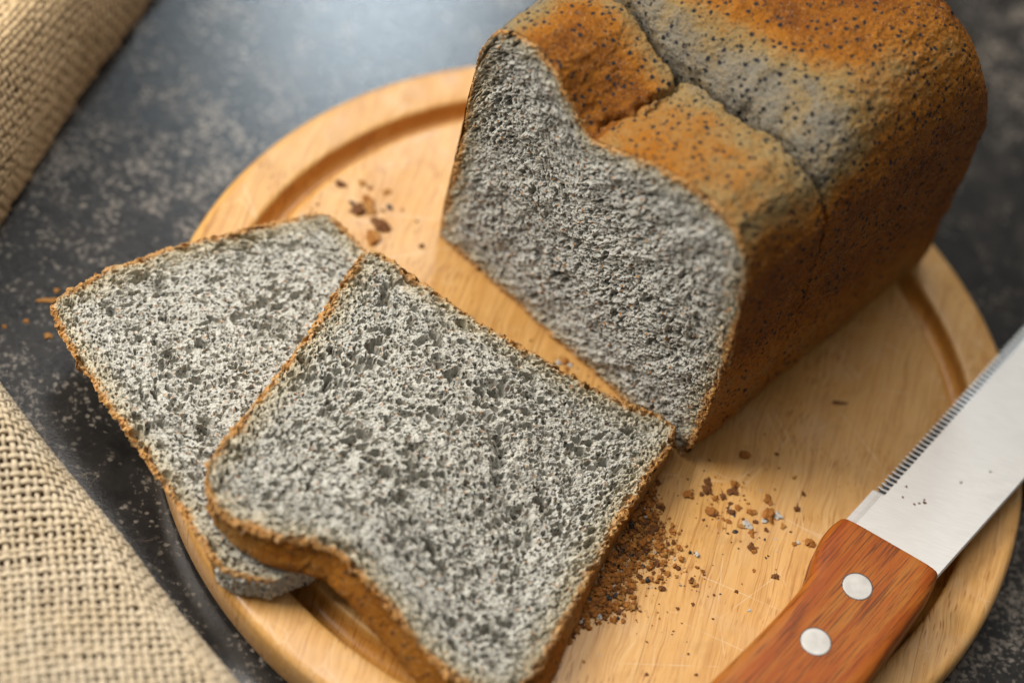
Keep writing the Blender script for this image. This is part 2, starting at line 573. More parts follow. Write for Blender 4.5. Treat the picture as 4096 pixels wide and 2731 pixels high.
def crumb_field(n, m, wx, wy, seed, count, rmin, rmax, elong=1.5, ang=0.5, tear=()):
    """height (cm) of a cut crumb surface: open bubbles sliced by the knife, ragged walls between them"""
    g = np.random.default_rng(seed)
    dx, dy = wx / (n - 1), wy / (m - 1)
    h = np.zeros((n, m))
    X = (np.arange(n) * dx)[:, None]
    Y = (np.arange(m) * dy)[None, :]
    cx, cy = g.uniform(0, wx, count), g.uniform(0, wy, count)
    r = rmin * (1 - g.uniform(0, 1, count) * (1 - (rmin / rmax) ** 2.1)) ** (-1 / 2.1)
    th = ang + g.normal(0, 0.45, count)
    el = 1 + (elong - 1) * g.uniform(0.2, 1.3, count)
    zc = g.uniform(-0.6, 0.15, count)
    dep = g.uniform(2.6, 5.5, count)
    # bubbles come in flocks: coarse patches and tight ones
    flock = 0.9 + 0.6 * vnoise(cx * 1.1, cy * 1.1, 0, seed + 90)
    r = r * np.clip(flock, 0.6, 1.4)
    # fine deep pinholes between the bubbles
    np2 = int(count * 1.0)
    cx = np.r_[cx, g.uniform(0, wx, np2)]; cy = np.r_[cy, g.uniform(0, wy, np2)]
    r = np.r_[r, g.uniform(0.026, 0.055, np2)]
    th = np.r_[th, ang + g.normal(0, 0.6, np2)]; el = np.r_[el, g.uniform(1.0, elong, np2)]
    zc = np.r_[zc, g.uniform(-0.6, 0, np2)]; dep = np.r_[dep, g.uniform(3, 6, np2)]
    order = np.argsort(r)
    for k in order:
        ra, rb = r[k] * math.sqrt(el[k]), r[k] / math.sqrt(el[k])
        i0, i1 = max(0, int((cx[k] - ra) / dx)), min(n, int((cx[k] + ra) / dx) + 2)
        j0, j1 = max(0, int((cy[k] - ra) / dy)), min(m, int((cy[k] + ra) / dy) + 2)
        if i1 <= i0 or j1 <= j0: continue
        x, y = X[i0:i1] - cx[k], Y[:, j0:j1] - cy[k]
        c, s = math.cos(th[k]), math.sin(th[k])
        q = ((x * c + y * s) / ra) ** 2 + ((-x * s + y * c) / rb) ** 2
        z = rb * dep[k] * (zc[k] - np.sqrt(np.clip(1 - q, 0, 1)))
        sub = h[i0:i1, j0:j1]
        np.copyto(sub, np.where(q < 1, np.minimum(sub, z), sub))
    for (x0, y0, x1, y1, w, d) in tear:                      # torn clefts
        n1 = fbm(X * 1.7, Y * 1.7, 3.3, 3, seed + 5) * 0.35
        tx_, ty_ = x1 - x0, y1 - y0
        L = math.hypot(tx_, ty_)
        t = ((X - x0) * tx_ + (Y - y0) * ty_) / L
        q = -(X - x0) * ty_ / L + (Y - y0) * tx_ / L + n1
        env = sstep(-0.3, 0.6, t) * (1 - sstep(L - 0.6, L + 0.3, t))
        h = h - d * env * np.exp(-(q / w) ** 2) * (0.75 + 0.5 * vnoise(X * 4, Y * 4, 0, seed + 8))
    XX, YY = np.broadcast_arrays(X, Y)
    c, s = math.cos(ang), math.sin(ang)
    U, Vv = XX * c + YY * s, -XX * s + YY * c
    h = h + 0.06 * fbm(U * 0.8, Vv * 1.8, 0, 3, seed + 1)
    # granules: small domes with dark crevices between, in two sizes, drawn out along the crumb's grain
    jx, jy = 0.35 * vnoise(XX * 5, YY * 5, 0, seed + 61), 0.35 * vnoise(XX * 5, YY * 5, 4, seed + 62)
    for sc, amp, st_ in ((5.8, 0.046, 0.65), (11.0, 0.030, 0.85)):
        f1, f2 = worley((U * st_ + jx / 5) * sc, (Vv + jy / 5) * sc, seed + int(sc * 10))
        gate = np.clip(0.7 + 0.5 * fbm(XX * 0.9, YY * 0.9, sc, 2, seed + 63), 0.1, 1.4)
        h = h + amp * gate * (0.45 - f1 - 0.9 * np.exp(-(f2 - f1) / 0.10))
    h = h + 0.03 * fbm(U * 2.6, Vv * 6, 0, 2, seed + 2, 0.6)
    h = h + 0.014 * fbm(XX * 14, YY * 12, 0, 2, seed + 3, 0.8)
    return h


def outline(bot, topc, sl, sr, blur, nx=220, ny=160, x1=12.0):
    """closed profile as a mapping (a, b) in 0..1 -> (s, t); bot/topc by s, side offsets by t"""
    def f(a, b):
        s = a * x1
        lo, hi = curve(bot, s, blur), curve(topc, s, blur)
        t = lo + b * (hi - lo)
        w = a
        off = (1 - w) * curve(sl, t, 0.3) + w * curve(sr, t, 0.3)
        return s + off, t
    return f


def warp01(u, k=0.65):
    """denser samples near both ends"""
    return (1 - k) * u + k * (0.5 - 0.5 * np.cos(np.pi * u))


def bread_slice(name, label, prof, to_world, base, n, m, thick, seed, count, rmin, rmax, elong, ang, bake, crumb_mat,
                tear=(), flare=0.0, flip=False, under=0.0, torn=None, lift=0.0):
    th = empty(name, base, label, 'bread slice')
    ua, ub = warp01(np.linspace(0, 1, n), 0.35), warp01(np.linspace(0, 1, m), 0.25)
    A, B = np.meshgrid(ua, ub, indexing='ij')
    S, T = prof(A, B)
    hf = crumb_field(n, m, 12.0, 11.5, seed, count, rmin, rmax, elong, ang, tear)
    # distance from the rim in cm
    e = np.minimum(np.minimum(A, (1 - A) if torn is None else A + 1) * 12.0, np.minimum(B, 1 - B) * 11.5)
    k = sstep(0.0, 0.45, e)
    H = hf * (0.6 + 0.4 * k) + 0.03 * fbm(S * 9, T * 9, 1, 2, seed + 9)
    H = H - 0.10 * (1 - sstep(0.0, 0.12, e)) ** 2
    # small sideways shift roughens the pore walls
    rim = 0.035 + 0.06 * (1 - sstep(0, 0.25, e))
    S = S + rim * fbm(S * 7, T * 7, 5.5, 3, seed + 21)
    T = T + rim * fbm(S * 7, T * 7, 9.5, 3, seed + 22)
    P = to_world(S.ravel(), T.ravel(), (thick + H).ravel())
    q = grid_quads(n, m, flip=flip)
    # underside: loop of the border pulled down, closed with a fan
    idx = np.arange(n * m).reshape(n, m)
    loop = np.concatenate([idx[:-1, 0], idx[-1, :-1], idx[:0:-1, -1], idx[0, :0:-1]])
    sl, tl = S.ravel()[loop], T.ravel()[loop]
    tl = tl + (under + 0.1) * (1 - sstep(0.3, 1.6, tl)) * (1 - sstep(9.5, 11.5, sl))
    shr = 0.965 - 0.10 * (lift > 0)
    sl, tl = 6 + (sl - 6) * shr, 5.5 + (tl - 5.5) * shr
    low = to_world(sl, tl, np.full(len(loop), 0.02))
    cen = to_world(np.array([6.0]), np.array([5.5]), np.array([0.02]))
    N0 = n * m
    L = len(loop)
    nx_ = np.roll(np.arange(L), -1)
    qs = np.stack([loop, N0 + np.arange(L), N0 + nx_, loop[nx_]], -1)
    ts = np.stack([N0 + np.arange(L), np.full(L, N0 + L), N0 + nx_], -1)
    if flip: qs, ts = qs[:, ::-1], ts[:, ::-1]
    put('crumb', np.r_[P, low, cen], np.r_[q, qs], ts, crumb_mat, th, False,
        {'edge': np.r_[e.ravel(), e.ravel()[loop] if torn is not None else np.zeros(L), [1.0]]})
    # crust band
    np_, rows = 1300, 26
    per = np.linspace(0, 4, np_, endpoint=False)
    a = np.where(per < 1, per, np.where(per < 2, 1, np.where(per < 3, 3 - per, 0)))
    b = np.where(per < 1, 0, np.where(per < 2, per - 1, np.where(per < 3, 1, 4 - per)))
    cs, ct_ = prof(warp01(a), b)
    ds, dt = np.roll(cs, -2) - np.roll(cs, 2), np.roll(ct_, -2) - np.roll(ct_, 2)
    ln = np.hypot(ds, dt) + 1e-9
    ns, nt = dt / ln, -ds / ln
    z = np.linspace(0, 1, rows)
    Z = (thick - 0.10) * (1 - z)[None, :] * np.ones((np_, 1))
    rag = 0.03 * fbm(cs * 6, ct_ * 6, 2, 3, seed + 40)
    Z = Z + (rag[:, None] - 0.02) * (1 - z[None, :]) ** 2
    off = flare * sstep(0.1, 0.9, z)[None, :] * curve([(0, 0), (6, 0.1), (10, 1), (13, 1)], ct_, 0.3)[:, None]
    off = off + 0.030 * fbm(cs[:, None] * 7, ct_[:, None] * 7, Z * 7, 3, seed + 41) + 0.05 * fbm(cs[:, None] * 1.2, ct_[:, None] * 1.2, Z * 1.5, 2, seed + 42)
    off = off - under * z[None, :] * (1 - sstep(0.3, 1.6, ct_))[:, None] * (1 - sstep(9.5, 11.5, cs))[:, None]
    off = off - lift * z[None, :] * (1 - sstep(0.2, 3.6, cs))[:, None] * sstep(6, 10, ct_)[:, None]
    rnd_ = 0.10 * (np.clip((z - 0.85) / 0.15, 0, 1) ** 2) + 0.05 * (1 - sstep(0, 0.15, z))
    off = off - rnd_[None, :]
    SS, TT = cs[:, None] + ns[:, None] * off, ct_[:, None] + nt[:, None] * off
    P = to_world(SS.ravel(), TT.ravel(), Z.ravel())
    bk = bake(cs, ct_)[:, None] * np.ones((1, rows)) + 0.0 * Z
    qa = grid_quads(np_, rows, wrap=True, flip=not flip)
    if torn is None:
        put('crust', P, qa, None, CRUST_S, th, True, {'bake': np.clip(bk, 0, 1)})
    else:
        tm = torn(cs, ct_)
        side = tm[qa[:, 0] // rows]
        f1, f2 = worley(per * 60, np.zeros(np_) + 0.5, seed)
        put('crust', P, qa[~side], None, CRUST_S, th, True, {'bake': np.clip(bk, 0, 1)})
        w1_, w2_ = worley((cs + ct_)[:, None] * 5.5 + 0 * Z, Z * 5.5, seed + 70)
        off = off + 0.05 - 0.13 * np.exp(-(w1_ / 0.33) ** 2) + 0.05 * fbm(cs[:, None] * 9, ct_[:, None] * 9, Z * 9, 2, seed + 71)
        SS, TT = cs[:, None] + ns[:, None] * off, ct_[:, None] + nt[:, None] * off
        P = to_world(SS.ravel(), TT.ravel(), Z.ravel())
        tagged = put('torn_side', P, qa[side], None, crumb_mat, th, False, {'edge': np.full(len(P), 1.0)})
        tagged['label'] = 'dark porous side without crust'
    return th


# --- slice lying flat, overhanging the rim
V1 = np.array([0.674, 0.7387]); W1 = np.array([0.7387, -0.674]); A1 = np.array([-17.94, -4.6])
p1 = outline([(-0.6, 0.35), (0, 0.05), (0.4, -0.15), (1.6, -0.23), (3.3, -0.18), (6.4, -0.05), (8.3, 0.05), (10.4, 0.05), (11, 0.2), (11.5, 0.6), (12, 1.4)],
             [(0, 10.0), (0.25, 10.45), (0.8, 10.65), (2.5, 10.8), (5, 10.2), (8, 10.7), (10.5, 10.8), (11.5, 10.0), (12, 9.0)],
             [(-0.3, -0.2), (0.1, -0.40), (0.8, -0.72), (2.5, -0.93), (4.9, -0.82), (7.4, -0.48), (10.2, 0.0), (11, 0.1)],
             [(0, 0.2), (3, 0.3), (10, 0.1)], 0.12)


def w1(s, t, h):
    xy = A1 + np.outer(t, V1) + np.outer(s, W1)
    sag = 0.02 + 0.10 * sstep(9, 12.5, s) * 0
    return np.c_[xy, h + sag]


bread_slice('bread_slice', 'grey sesame bread slice lying flat, overhanging the board rim above the table', p1, w1,
            (-10.5, -4.5, 0), 430, 430, 1.25, 11, 3000, 0.038, 0.20, 2.8, 1.15,
            lambda s, t: np.where(s > 11.2, 0.08, 0.36 + 0.14 * vnoise(s * 1.1, t * 1.1, 0, 3)), CRUMB_A,
            tear=((1.0, 4.2, 2.6, 4.0, 0.16, 0.12), (5.6, 2.0, 6.6, 2.1, 0.2, 0.2)), under=0.78, torn=lambda s, t: (s > 10.9) & (t < 10))

# --- slice leaning across it
S1 = np.array([0.9867, -0.1625]); S2 = np.array([-0.1625, -0.9867]); A2 = np.array([-8.98, 1.0])
p2 = outline([(0, 0.45), (0.35, 0.05), (1.2, 0.12), (2.6, 0.48), (4.5, 0.88), (6.3, 1.02), (8.3, 0.82), (9.9, 0.55), (11.2, 0.2), (11.7, 0.25), (12, 0.55)],
             [(0, 10.4), (0.4, 11.5), (0.9, 11.95), (1.8, 12.16), (2.9, 11.98), (3.95, 11.62), (4.9, 11.42), (6, 11.72), (7.5, 12.2), (8.7, 12.6), (9.6, 12.9), (10.8, 13.0), (11.6, 12.4), (12, 11.2)],
             [(0, 0.05), (2, 0.0), (4, 0.02), (6.2, -0.09), (8.3, -0.26), (9.8, -0.42), (11, -0.42), (12, -0.3)],
             [(0, 0.1), (1.4, 0.25), (3, 0.05), (5, -0.05), (9, -0.08), (12, -0.1)], 0.12)


def zb2(s, t):
    return 0.06 + 1.34 * (1 - sstep(5.0, 11.2, s + 0.14 * (t - 5)))


def w2(s, t, h):
    xy = A2 + np.outer(s, S1) + np.outer(t, S2)
    return np.c_[xy, zb2(s, t) + h]


bread_slice('bread_slice', 'grey sesame bread slice in front, leaning on the flat slice, brown crust towards the viewer', p2, w2,
            (-4.0, -5.5, 0), 560, 540, 1.4, 23, 4200, 0.036, 0.15, 1.8, -0.58,
            lambda s, t: 0.40 + 0.13 * sstep(8, 11, t) * (0.5 + 0.5 * sstep(2.5, 5, s)) + 0.12 * vnoise(s, t, 0, 4), CRUMB_A,
            tear=((4.4, 2.9, 7.4, 4.0, 0.22, 0.42), (7.2, 3.9, 8.5, 6.2, 0.26, 0.65), (8.4, 5.6, 9.6, 6.3, 0.22, 0.5), (3.0, 9.2, 3.5, 9.3, 0.12, 0.4)),
            flare=0.35, flip=True, lift=0.62)

# ------------------------------------------------------------------ the loaf
LA = np.array([-7.07, 4.48]); E1 = np.array([0.8718, -0.4899]); E2 = np.array([0.4899, 0.8718])
FT = [(0, 9.5), (0.14, 10.1), (0.45, 11.2), (1.17, 11.75), (2.1, 11.97), (3.18, 11.58), (3.95, 10.85), (4.69, 10.28), (5.11, 10.15),
      (6.14, 10.62), (7.5, 11.3), (8.9, 11.72), (10.14, 11.88), (10.96, 11.6), (11.7, 10.8), (12.0, 9.6)]
ZC = [(0, 9.6), (0.6, 11.0), (2.5, 11.75), (4.2, 11.45), (5.6, 11.1), (8, 11.25), (10, 11.6), (11.2, 11.25), (12.0, 9.7)]
DEPTH = 13.5


def loaf_top(x, d):
    F = curve(FT, x, 0.10)
    zc = curve(ZC, x, 0.2)
    dc = 3.72 + 0.10 * np.sin(x * 0.9) + 0.13 * fbm(x * 1.3, 0.5, 0, 2, 77) + 0.25 * sstep(10.5, 12, x)
    y = np.abs(2 * x / 12.0 - 1)
    B = 9.3 + 4.1 * np.clip(1 - y ** 4.2, 0, 1) ** 0.62
    front = F + (zc + 0.12 - F) * sstep(0, 1, d / dc) + 0.22 * np.sin(np.pi * np.clip(d / dc, 0, 1)) * np.clip((F - 9.5) / 2, 0, 1)
    front = front - 1.3 * np.exp(-np.clip(dc - d, 0, 9) / 0.065)
    back = zc + (B - zc) * (1 - np.exp(-np.clip(d - dc, 0, 20) / 1.7)) - 0.5 * np.exp(-np.clip(d - dc, 0, 9) / 0.06)
    end = np.clip((d - 10.3) / (DEPTH - 10.3), 0, 1)
    back = back - (3.2 * end ** 2.3) * np.clip((back - 7) / 5, 0, 1)
    z = np.where(d < dc, front, back)
    z = z - (1 - 0.9 * sstep(10.9, 11.8, x)) * (1.5 + 1.1 * np.clip(0.5 + 0.9 * vnoise(x * 1.1, 3.5, 0, 81), 0, 1)) * np.exp(-((d - dc - 0.04) / (0.055 + 0.15 * np.clip(vnoise(x * 0.9, 9.5, 0, 82), 0, 1))) ** 2)
    # furrow between the two front lobes
    xf = 5.1 + 0.30 * np.clip(d / dc, 0, 1) + 0.36 * fbm(d * 1.3, 1.5, 0, 3, 79)
    z = z - np.where(d < dc + 0.1, 0.55 * np.exp(-np.abs(x - xf) / 0.08) * sstep(0.15, 1.0, d), 0)
    z = z - np.where(d < dc, 0.30 * np.exp(-np.abs(x - xf - 0.75 + 0.2 * d) / 0.07) * sstep(1.2, 2.0, d), 0)
    return z, dc


loaf = empty('bread_loaf', (2.0, 6.5, 0), 'cut grey sesame bread loaf with brown crust, standing on the board', 'bread loaf')
uu_ = np.linspace(0, 1, 360)
D = np.unique(np.concatenate([np.linspace(0, 3.3, 90), np.linspace(3.3, 4.4, 100), np.linspace(4.4, DEPTH, 185)]))
nd = len(D)
Lw, Tw, Rw = 34, 330, 190
xt = np.linspace(0, 1, Tw)
xt = (0.62 * xt + 0.38 * (0.5 - 0.5 * np.cos(np.pi * xt))) * 12.0
pts = np.zeros((nd, Lw + Tw + Rw, 3))
bake = np.zeros((nd, Lw + Tw + Rw))
for i, d in enumerate(D):
    ztop, dc = loaf_top(xt, np.full(Tw, d))
    sh = 0.9 * np.clip((d - (DEPTH - 0.9)) / 0.9, 0, 1) ** 2.5 if d > DEPTH - 0.9 else 0.0
    fl = np.linspace(0, 1, Lw, endpoint=False); fr = np.linspace(1, 0, Rw + 1)[1:]
    zl, zr = fl * ztop[0], fr * ztop[-1]
    bul = lambda z, h: curve([(0, 0.10), (0.4, 0.22), (2.6, 0.30), (5, 0.36), (7.5, 0.22), (9.6, 0.02), (12, 0)], z, 0.25)
    # the foot of the wall is tucked in slightly
    foot = lambda z: -0.16 * np.exp(-z / 0.25)
    xl = 0.0 - 0.1 * bul(zl, 0) - foot(zl) * 0.6
    xr = 12.0 + bul(zr, 0) * (1 - 0.5 * d / DEPTH) + foot(zr)
    # ridge where the dough pressed against the pan seam
    rz = 6.4 - 0.24 * d + 0.5 * np.sin(d * 0.55)
    xr = xr + 0.05 * np.exp(-((zr - rz) / 0.18) ** 2) * sstep(2.0, 4.5, d) - 0.07 * (1 - sstep(rz - 0.5, rz, zr)) * sstep(2.0, 4.5, d)
    # the side fold where the two doughs meet
    wf = np.exp(-((d - dc[-1]) / 0.20) ** 2) * sstep(6.5, 9.5, zr)
    xr = xr - 0.08 * wf
    row = np.r_[np.c_[xl, zl], np.c_[xt, ztop], np.c_[xr, zr]]
    s = row[:, 0]
    s = 6.0 + (s - 6.0) * (1 - sh / 6.0)
    zz = row[:, 1] * (1 - 0.0 * sh)
    zz = 0.02 + zz
    pts[i, :, :2] = LA + np.outer(s, E1) + d * E2
    pts[i, :, 2] = zz
    # how brown each place is baked
    x_, z_ = row[:, 0], row[:, 1]
    bf = np.zeros(len(x_))
    dcx = np.interp(np.clip(x_, 0, 12), xt, dc)
    q = np.clip(dcx - d, 0, 9)
    leftlobe = (0.16 + 0.36 * sstep(0.3, 1.7, q)) * sstep(0.4, 2.2, x_) + 0.12
    rightlobe = 0.20 + 0.24 * sstep(0.5, 2.4, q) * np.exp(-((x_ - 7.6) / 1.9) ** 2) + 0.06 * sstep(0.3, 1.0, q)
    lob = np.where(x_ < 5.2 + 0.09 * d, leftlobe, rightlobe)
    lob = lob + 0.10 * np.exp(-((x_ - 5.2) / 0.5) ** 2) * sstep(0.6, 2.4, q)
    e_ = np.clip(d - dcx, 0, 20)
    bk = 0.04 + 0.66 * sstep(0.7, 3.0, e_ - 0.12 * (x_ - 6)) * (1 - 0.50 * sstep(8.2, 10.4, x_ - 0.30 * (e_ - 4)))
    bk = bk + 0.20 * sstep(10.3, 12, x_) * sstep(0, 1.5, e_)
    topb = np.where(d < dcx, lob, bk)
    wall = 0.45 + 0.26 * sstep(3.0, 6.2, z_ + 0.25 * d - 0.6) * (1 - 0.35 * sstep(9.2, 10.6, z_)) - 0.08 * (1 - sstep(0, 1.2, z_))
    isw = np.r_[np.ones(Lw), np.zeros(Tw), np.ones(Rw)]
    near = sstep(11.2, 11.95, x_) * (1 - isw)
    bake[i] = np.where(isw > 0, wall, topb * (1 - near) + wall * near)
# wrinkles along the surface normal
du = np.gradient(pts, axis=1); dv = np.gradient(pts, axis=0)
nrm = np.cross(du, dv); nrm /= np.linalg.norm(nrm, axis=2, keepdims=True) + 1e-9
x, y, z = pts[..., 0], pts[..., 1], pts[..., 2]
dl = (x - LA[0]) * E2[0] + (y - LA[1]) * E2[1]
sl_ = (x - LA[0]) * E1[0] + (y - LA[1]) * E1[1]
rel = 0.06 * fbm(x * 0.7, y * 0.7, z * 0.7, 3, 60) + 0.034 * fbm(sl_ * 3.2, dl * 2.0, z * 5.0, 3, 61) + 0.030 * fbm(x * 8, y * 8, z * 8, 3, 62, 0.7)
rel = rel * np.clip(dl[..., ] / 0.2 + 0.25, 0, 1)
sgn = 1.0 if (nrm[nd // 2, Lw + Tw // 2, 2] > 0) else -1.0
pts2 = pts + nrm * (rel * sgn)[..., None]
pts2[..., 2] = np.maximum(pts2[..., 2], 0.012)
bake = bake + 0.07 * fbm(x * 0.9, y * 0.9, z * 0.9, 3, 63)
# ragged cut edge
pts2[0, :, :2] -= E2 * (-0.09 + 0.03 * fbm(pts[0, :, 0] * 7, pts[0, :, 1] * 7, pts[0, :, 2] * 7, 2, 64))[:, None]
m_ = Lw + Tw + Rw
# back end: rings closing towards the centre
cen = pts2[-1].mean(axis=0)
ring = [pts2[-1] + (cen - pts2[-1]) * f + np.r_[E2, 0] * 0.35 * math.sin(f * math.pi / 2) for f in (0.06, 0.2, 0.5)]
allp = np.r_[pts2.reshape(-1, 3), np.concatenate(ring), (cen + np.r_[E2, 0] * 0.35)[None, :]]
allb = np.r_[bake.ravel(), np.full(3 * m_ + 1, 0.7)]
q = grid_quads(nd + 3, m_)
last = (nd + 2) * m_
jj = np.arange(m_ - 1)
tr = np.stack([last + jj, np.full(m_ - 1, last + m_), last + jj + 1], -1)
put('crust', allp, q, tr, CRUST, loaf, True, {'bake': np.clip(allb, 0, 1)})

# cut face
n, m = 430, 420
ua, ub = warp01(np.linspace(0, 1, n), 0.30), warp01(np.linspace(0, 1, m), 0.2)
A, B = np.meshgrid(ua, ub, indexing='ij')
S = A * 12.0
T = 0.02 + B * (curve(FT, S, 0.10) - 0.02)
S = S + A * (curve([(0, 0.10), (0.4, 0.22), (2.6, 0.30), (5, 0.36), (7.5, 0.22), (9.6, 0.02), (12, 0)], T, 0.25) - 0.16 * np.exp(-T / 0.25))
hf = crumb_field(n, m, 12.0, 11.3, 37, 4200, 0.034, 0.11, 1.5, 0.9)
e = np.minimum(np.minimum(A, 1 - A) * 12.0, np.minimum(B, 1 - B) * 11.3)
H = hf * (0.7 + 0.5 * sstep(0, 0.5, e)) - 0.08 * (1 - sstep(0, 0.10, e)) ** 2 + 0.02 * fbm(S * 9, T * 9, 1, 2, 38)
H = H + 0.05 * fbm(S * 0.35, T * 0.35, 0, 2, 39)
S = S + 0.030 * fbm(S * 10, T * 10, 5.5, 2, 121)
T = np.maximum(T + 0.030 * fbm(S * 10, T * 10, 9.5, 2, 122), 0.0)
P = np.c_[LA + np.outer(S.ravel(), E1) - np.outer(H.ravel(), E2), T.ravel() + 0.02]
put('cut_face', P, grid_quads(n, m), None, CRUMB_L, loaf, False, {'edge': e.ravel()})

# ------------------------------------------------------------------ knife
KO = np.array([8.98, -2.93]); KD = np.array([0.3903, 0.9207]); KN = np.array([0.9207, -0.3903])
KZ = 0.94                                  # blade's mid height above the board


def kw(d, n_, z):
    d, n_, z = np.broadcast_arrays(np.asarray(d, float), np.asarray(n_, float), np.asarray(z, float))
    return np.c_[KO + np.outer(d.ravel(), KD) + np.outer(n_.ravel(), KN), z.ravel()]


knife = empty('bread_knife', (8.9, -6.5, 0), 'serrated bread knife with riveted reddish wooden handle, lying on the board', 'knife')
# blade: columns along d, section points across n
PITCH = 0.215
d_h = np.linspace(-0.6, 2.12, 14)
d_t = np.arange(2.14, 20.0, PITCH / 8)
d_e = np.linspace(20.0, 22.5, 26)
dd = np.r_[d_h, d_t, d_e]
ts_ = (dd - 2.14) / PITCH
ph = ts_ - np.floor(ts_)
teeth = ((dd > 2.13) & (dd < 20.0)).astype(float)
notch = teeth * np.clip(1 - np.abs(ph - 0.5) / 0.34, 0, 1)           # 1 in the gullet
n_edge = 0.02 + 0.06 * teeth + 0.17 * notch - 0.004 * dd * 0 + 2.6 * np.clip((dd - 20.0) / 2.5, 0, 1) ** 2.2
n_spine = 3.57 + 0.012 * dd
secs = []
for fr, zt in ((0.0, 0.01), (0.20, 0.05), (0.36, 0.088), (1.0, 0.09)):
    nn = n_edge + fr if fr < 1 else None
    if fr == 0.0:
        secs.append((n_edge, np.full(len(dd), zt)))
    elif fr < 1.0:
        secs.append((np.minimum(0.07 * teeth + 0.02 + fr * 1.0 + 2.6 * np.clip((dd - 20.0) / 2.5, 0, 1) ** 2.2, n_spine - 0.05), zt - 0.06 * notch * (fr < 0.3)))
secs.append((n_spine - 0.05, np.full(len(dd), 0.09)))
secs.append((n_spine, np.full(len(dd), 0.05)))
top_ = [kw(dd, a, KZ + b) for a, b in secs]
bot_ = [kw(dd, a, KZ - b) for a, b in secs[::-1]]
cols = np.stack(top_ + bot_, 1)
ncol, nsec = cols.shape[0], cols.shape[1]
Q = []
for i in range(ncol - 1):
    for j in range(nsec):
        Q.append((i * nsec + j, i * nsec + (j + 1) % nsec, (i + 1) * nsec + (j + 1) % nsec, (i + 1) * nsec + j))
blade = put('blade', cols.reshape(-1, 3), Q, None, STEEL, knife, False)
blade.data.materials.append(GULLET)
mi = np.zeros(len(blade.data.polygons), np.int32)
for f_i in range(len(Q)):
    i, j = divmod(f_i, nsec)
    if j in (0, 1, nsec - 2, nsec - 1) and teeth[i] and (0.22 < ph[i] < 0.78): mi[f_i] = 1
blade.data.polygons.foreach_set('material_index', mi)


def scale_side(name, sgn):
    """one handle scale: stations along the handle, half section rounded at the outer face"""
    st_d = np.r_[np.linspace(0.0, -0.17, 8), np.linspace(-0.3, -4.5, 34), np.linspace(-4.8, -11.0, 26), np.linspace(-11.1, -11.6, 8)]
    nl = curve([(-11.6, 0.9), (-11.2, 0.35), (-8, 0.40), (-6.3, 0.50), (-4.5, 0.56), (-3.3, 0.54), (-2.6, 0.42), (-2.1, 0.22), (-1.6, 0.03), (-1.1, -0.09), (-0.6, -0.11), (-0.2, -0.05), (0.0, 0.0)], st_d, 0.10)
    nr = curve([(-11.6, 3.6), (-11.2, 4.3), (-8, 4.32), (-4.3, 4.16), (-2.5, 4.02), (-1.0, 3.90), (-0.4, 3.74), (0.0, 3.60)], st_d, 0.10)
    hz = 0.92 * np.ones(len(st_d)) * (1 - 0.0 * st_d)
    front = np.clip(st_d / -0.16, 0, 1); back = np.clip((st_d + 11.6) / 0.5, 0, 1)
    hz = hz * (0.12 + 0.88 * np.sqrt(np.clip(1 - (1 - front) ** 2, 0, 1))) * (0.3 + 0.7 * np.sqrt(np.clip(1 - (1 - back) ** 2, 0, 1)))
    ns_ = 40
    a = np.linspace(0, math.pi, ns_)
    # superellipse half section: flat top with softly rounded shoulders
    cx = np.sign(np.cos(a)) * np.abs(np.cos(a)) ** 0.26
    cz = np.abs(np.sin(a)) ** 0.34
    Pn = (nl[:, None] + nr[:, None]) / 2 - (nr - nl)[:, None] / 2 * cx[None, :]
    # finger guard side leans outwards below the top
    Pz = KZ + sgn * (0.093 + hz[:, None] * 0.93 * cz[None, :])
    Pd = st_d[:, None] + 0.148 * Pn * np.clip(1 + st_d / 3.0, 0, 1)[:, None] - 0.0 * cz[None, :]
    k = len(st_d)
    P = kw(Pd.ravel(), Pn.ravel(), Pz.ravel()).reshape(k, ns_, 3)
    q = grid_quads(k, ns_, flip=sgn < 0)
    # flat inner face
    inner = [(i * ns_, i * ns_ + ns_ - 1, (i + 1) * ns_ + ns_ - 1, (i + 1) * ns_) for i in range(k - 1)]
    e0 = [tuple(range(ns_))]
    o = put(name, P.reshape(-1, 3), np.r_[q, np.array(inner)], np.array([(0, i, i + 1) for i in range(1, ns_ - 1)] + [((k - 1) * ns_, (k - 1) * ns_ + i + 1, (k - 1) * ns_ + i) for i in range(1, ns_ - 1)]), HANDLE, knife, True)
    return o


upper_scale = scale_side('handle_scale', 1)
scale_side('handle_scale', -1)
# tang between the scales
td = np.linspace(-0.62, -11.3, 40)
tn0 = curve([(-11.6, 0.9), (-11.2, 0.4), (-6.3, 0.52), (-3.3, 0.56), (-2.1, 0.26), (-1.1, -0.06), (-0.2, 0.0)], td, 0.1) + 0.02
tn1 = curve([(-11.6, 3.6), (-11.2, 4.3), (-4.3, 4.16), (-1.0, 3.90), (0.0, 3.60)], td, 0.1) - 0.02
P = np.stack([kw(td, tn0, KZ + 0.088), kw(td, tn1, KZ + 0.088), kw(td, tn1, KZ - 0.088), kw(td, tn0, KZ - 0.088)], 1)
Q = [(i * 4 + j, i * 4 + (j + 1) % 4, (i + 1) * 4 + (j + 1) % 4, (i + 1) * 4 + j) for i in range(len(td) - 1) for j in range(4)]
Q += [(3, 2, 1, 0), ((len(td) - 1) * 4, (len(td) - 1) * 4 + 1, (len(td) - 1) * 4 + 2, (len(td) - 1) * 4 + 3)]
put('tang', P.reshape(-1, 3), Q, None, STEEL, knife, False)
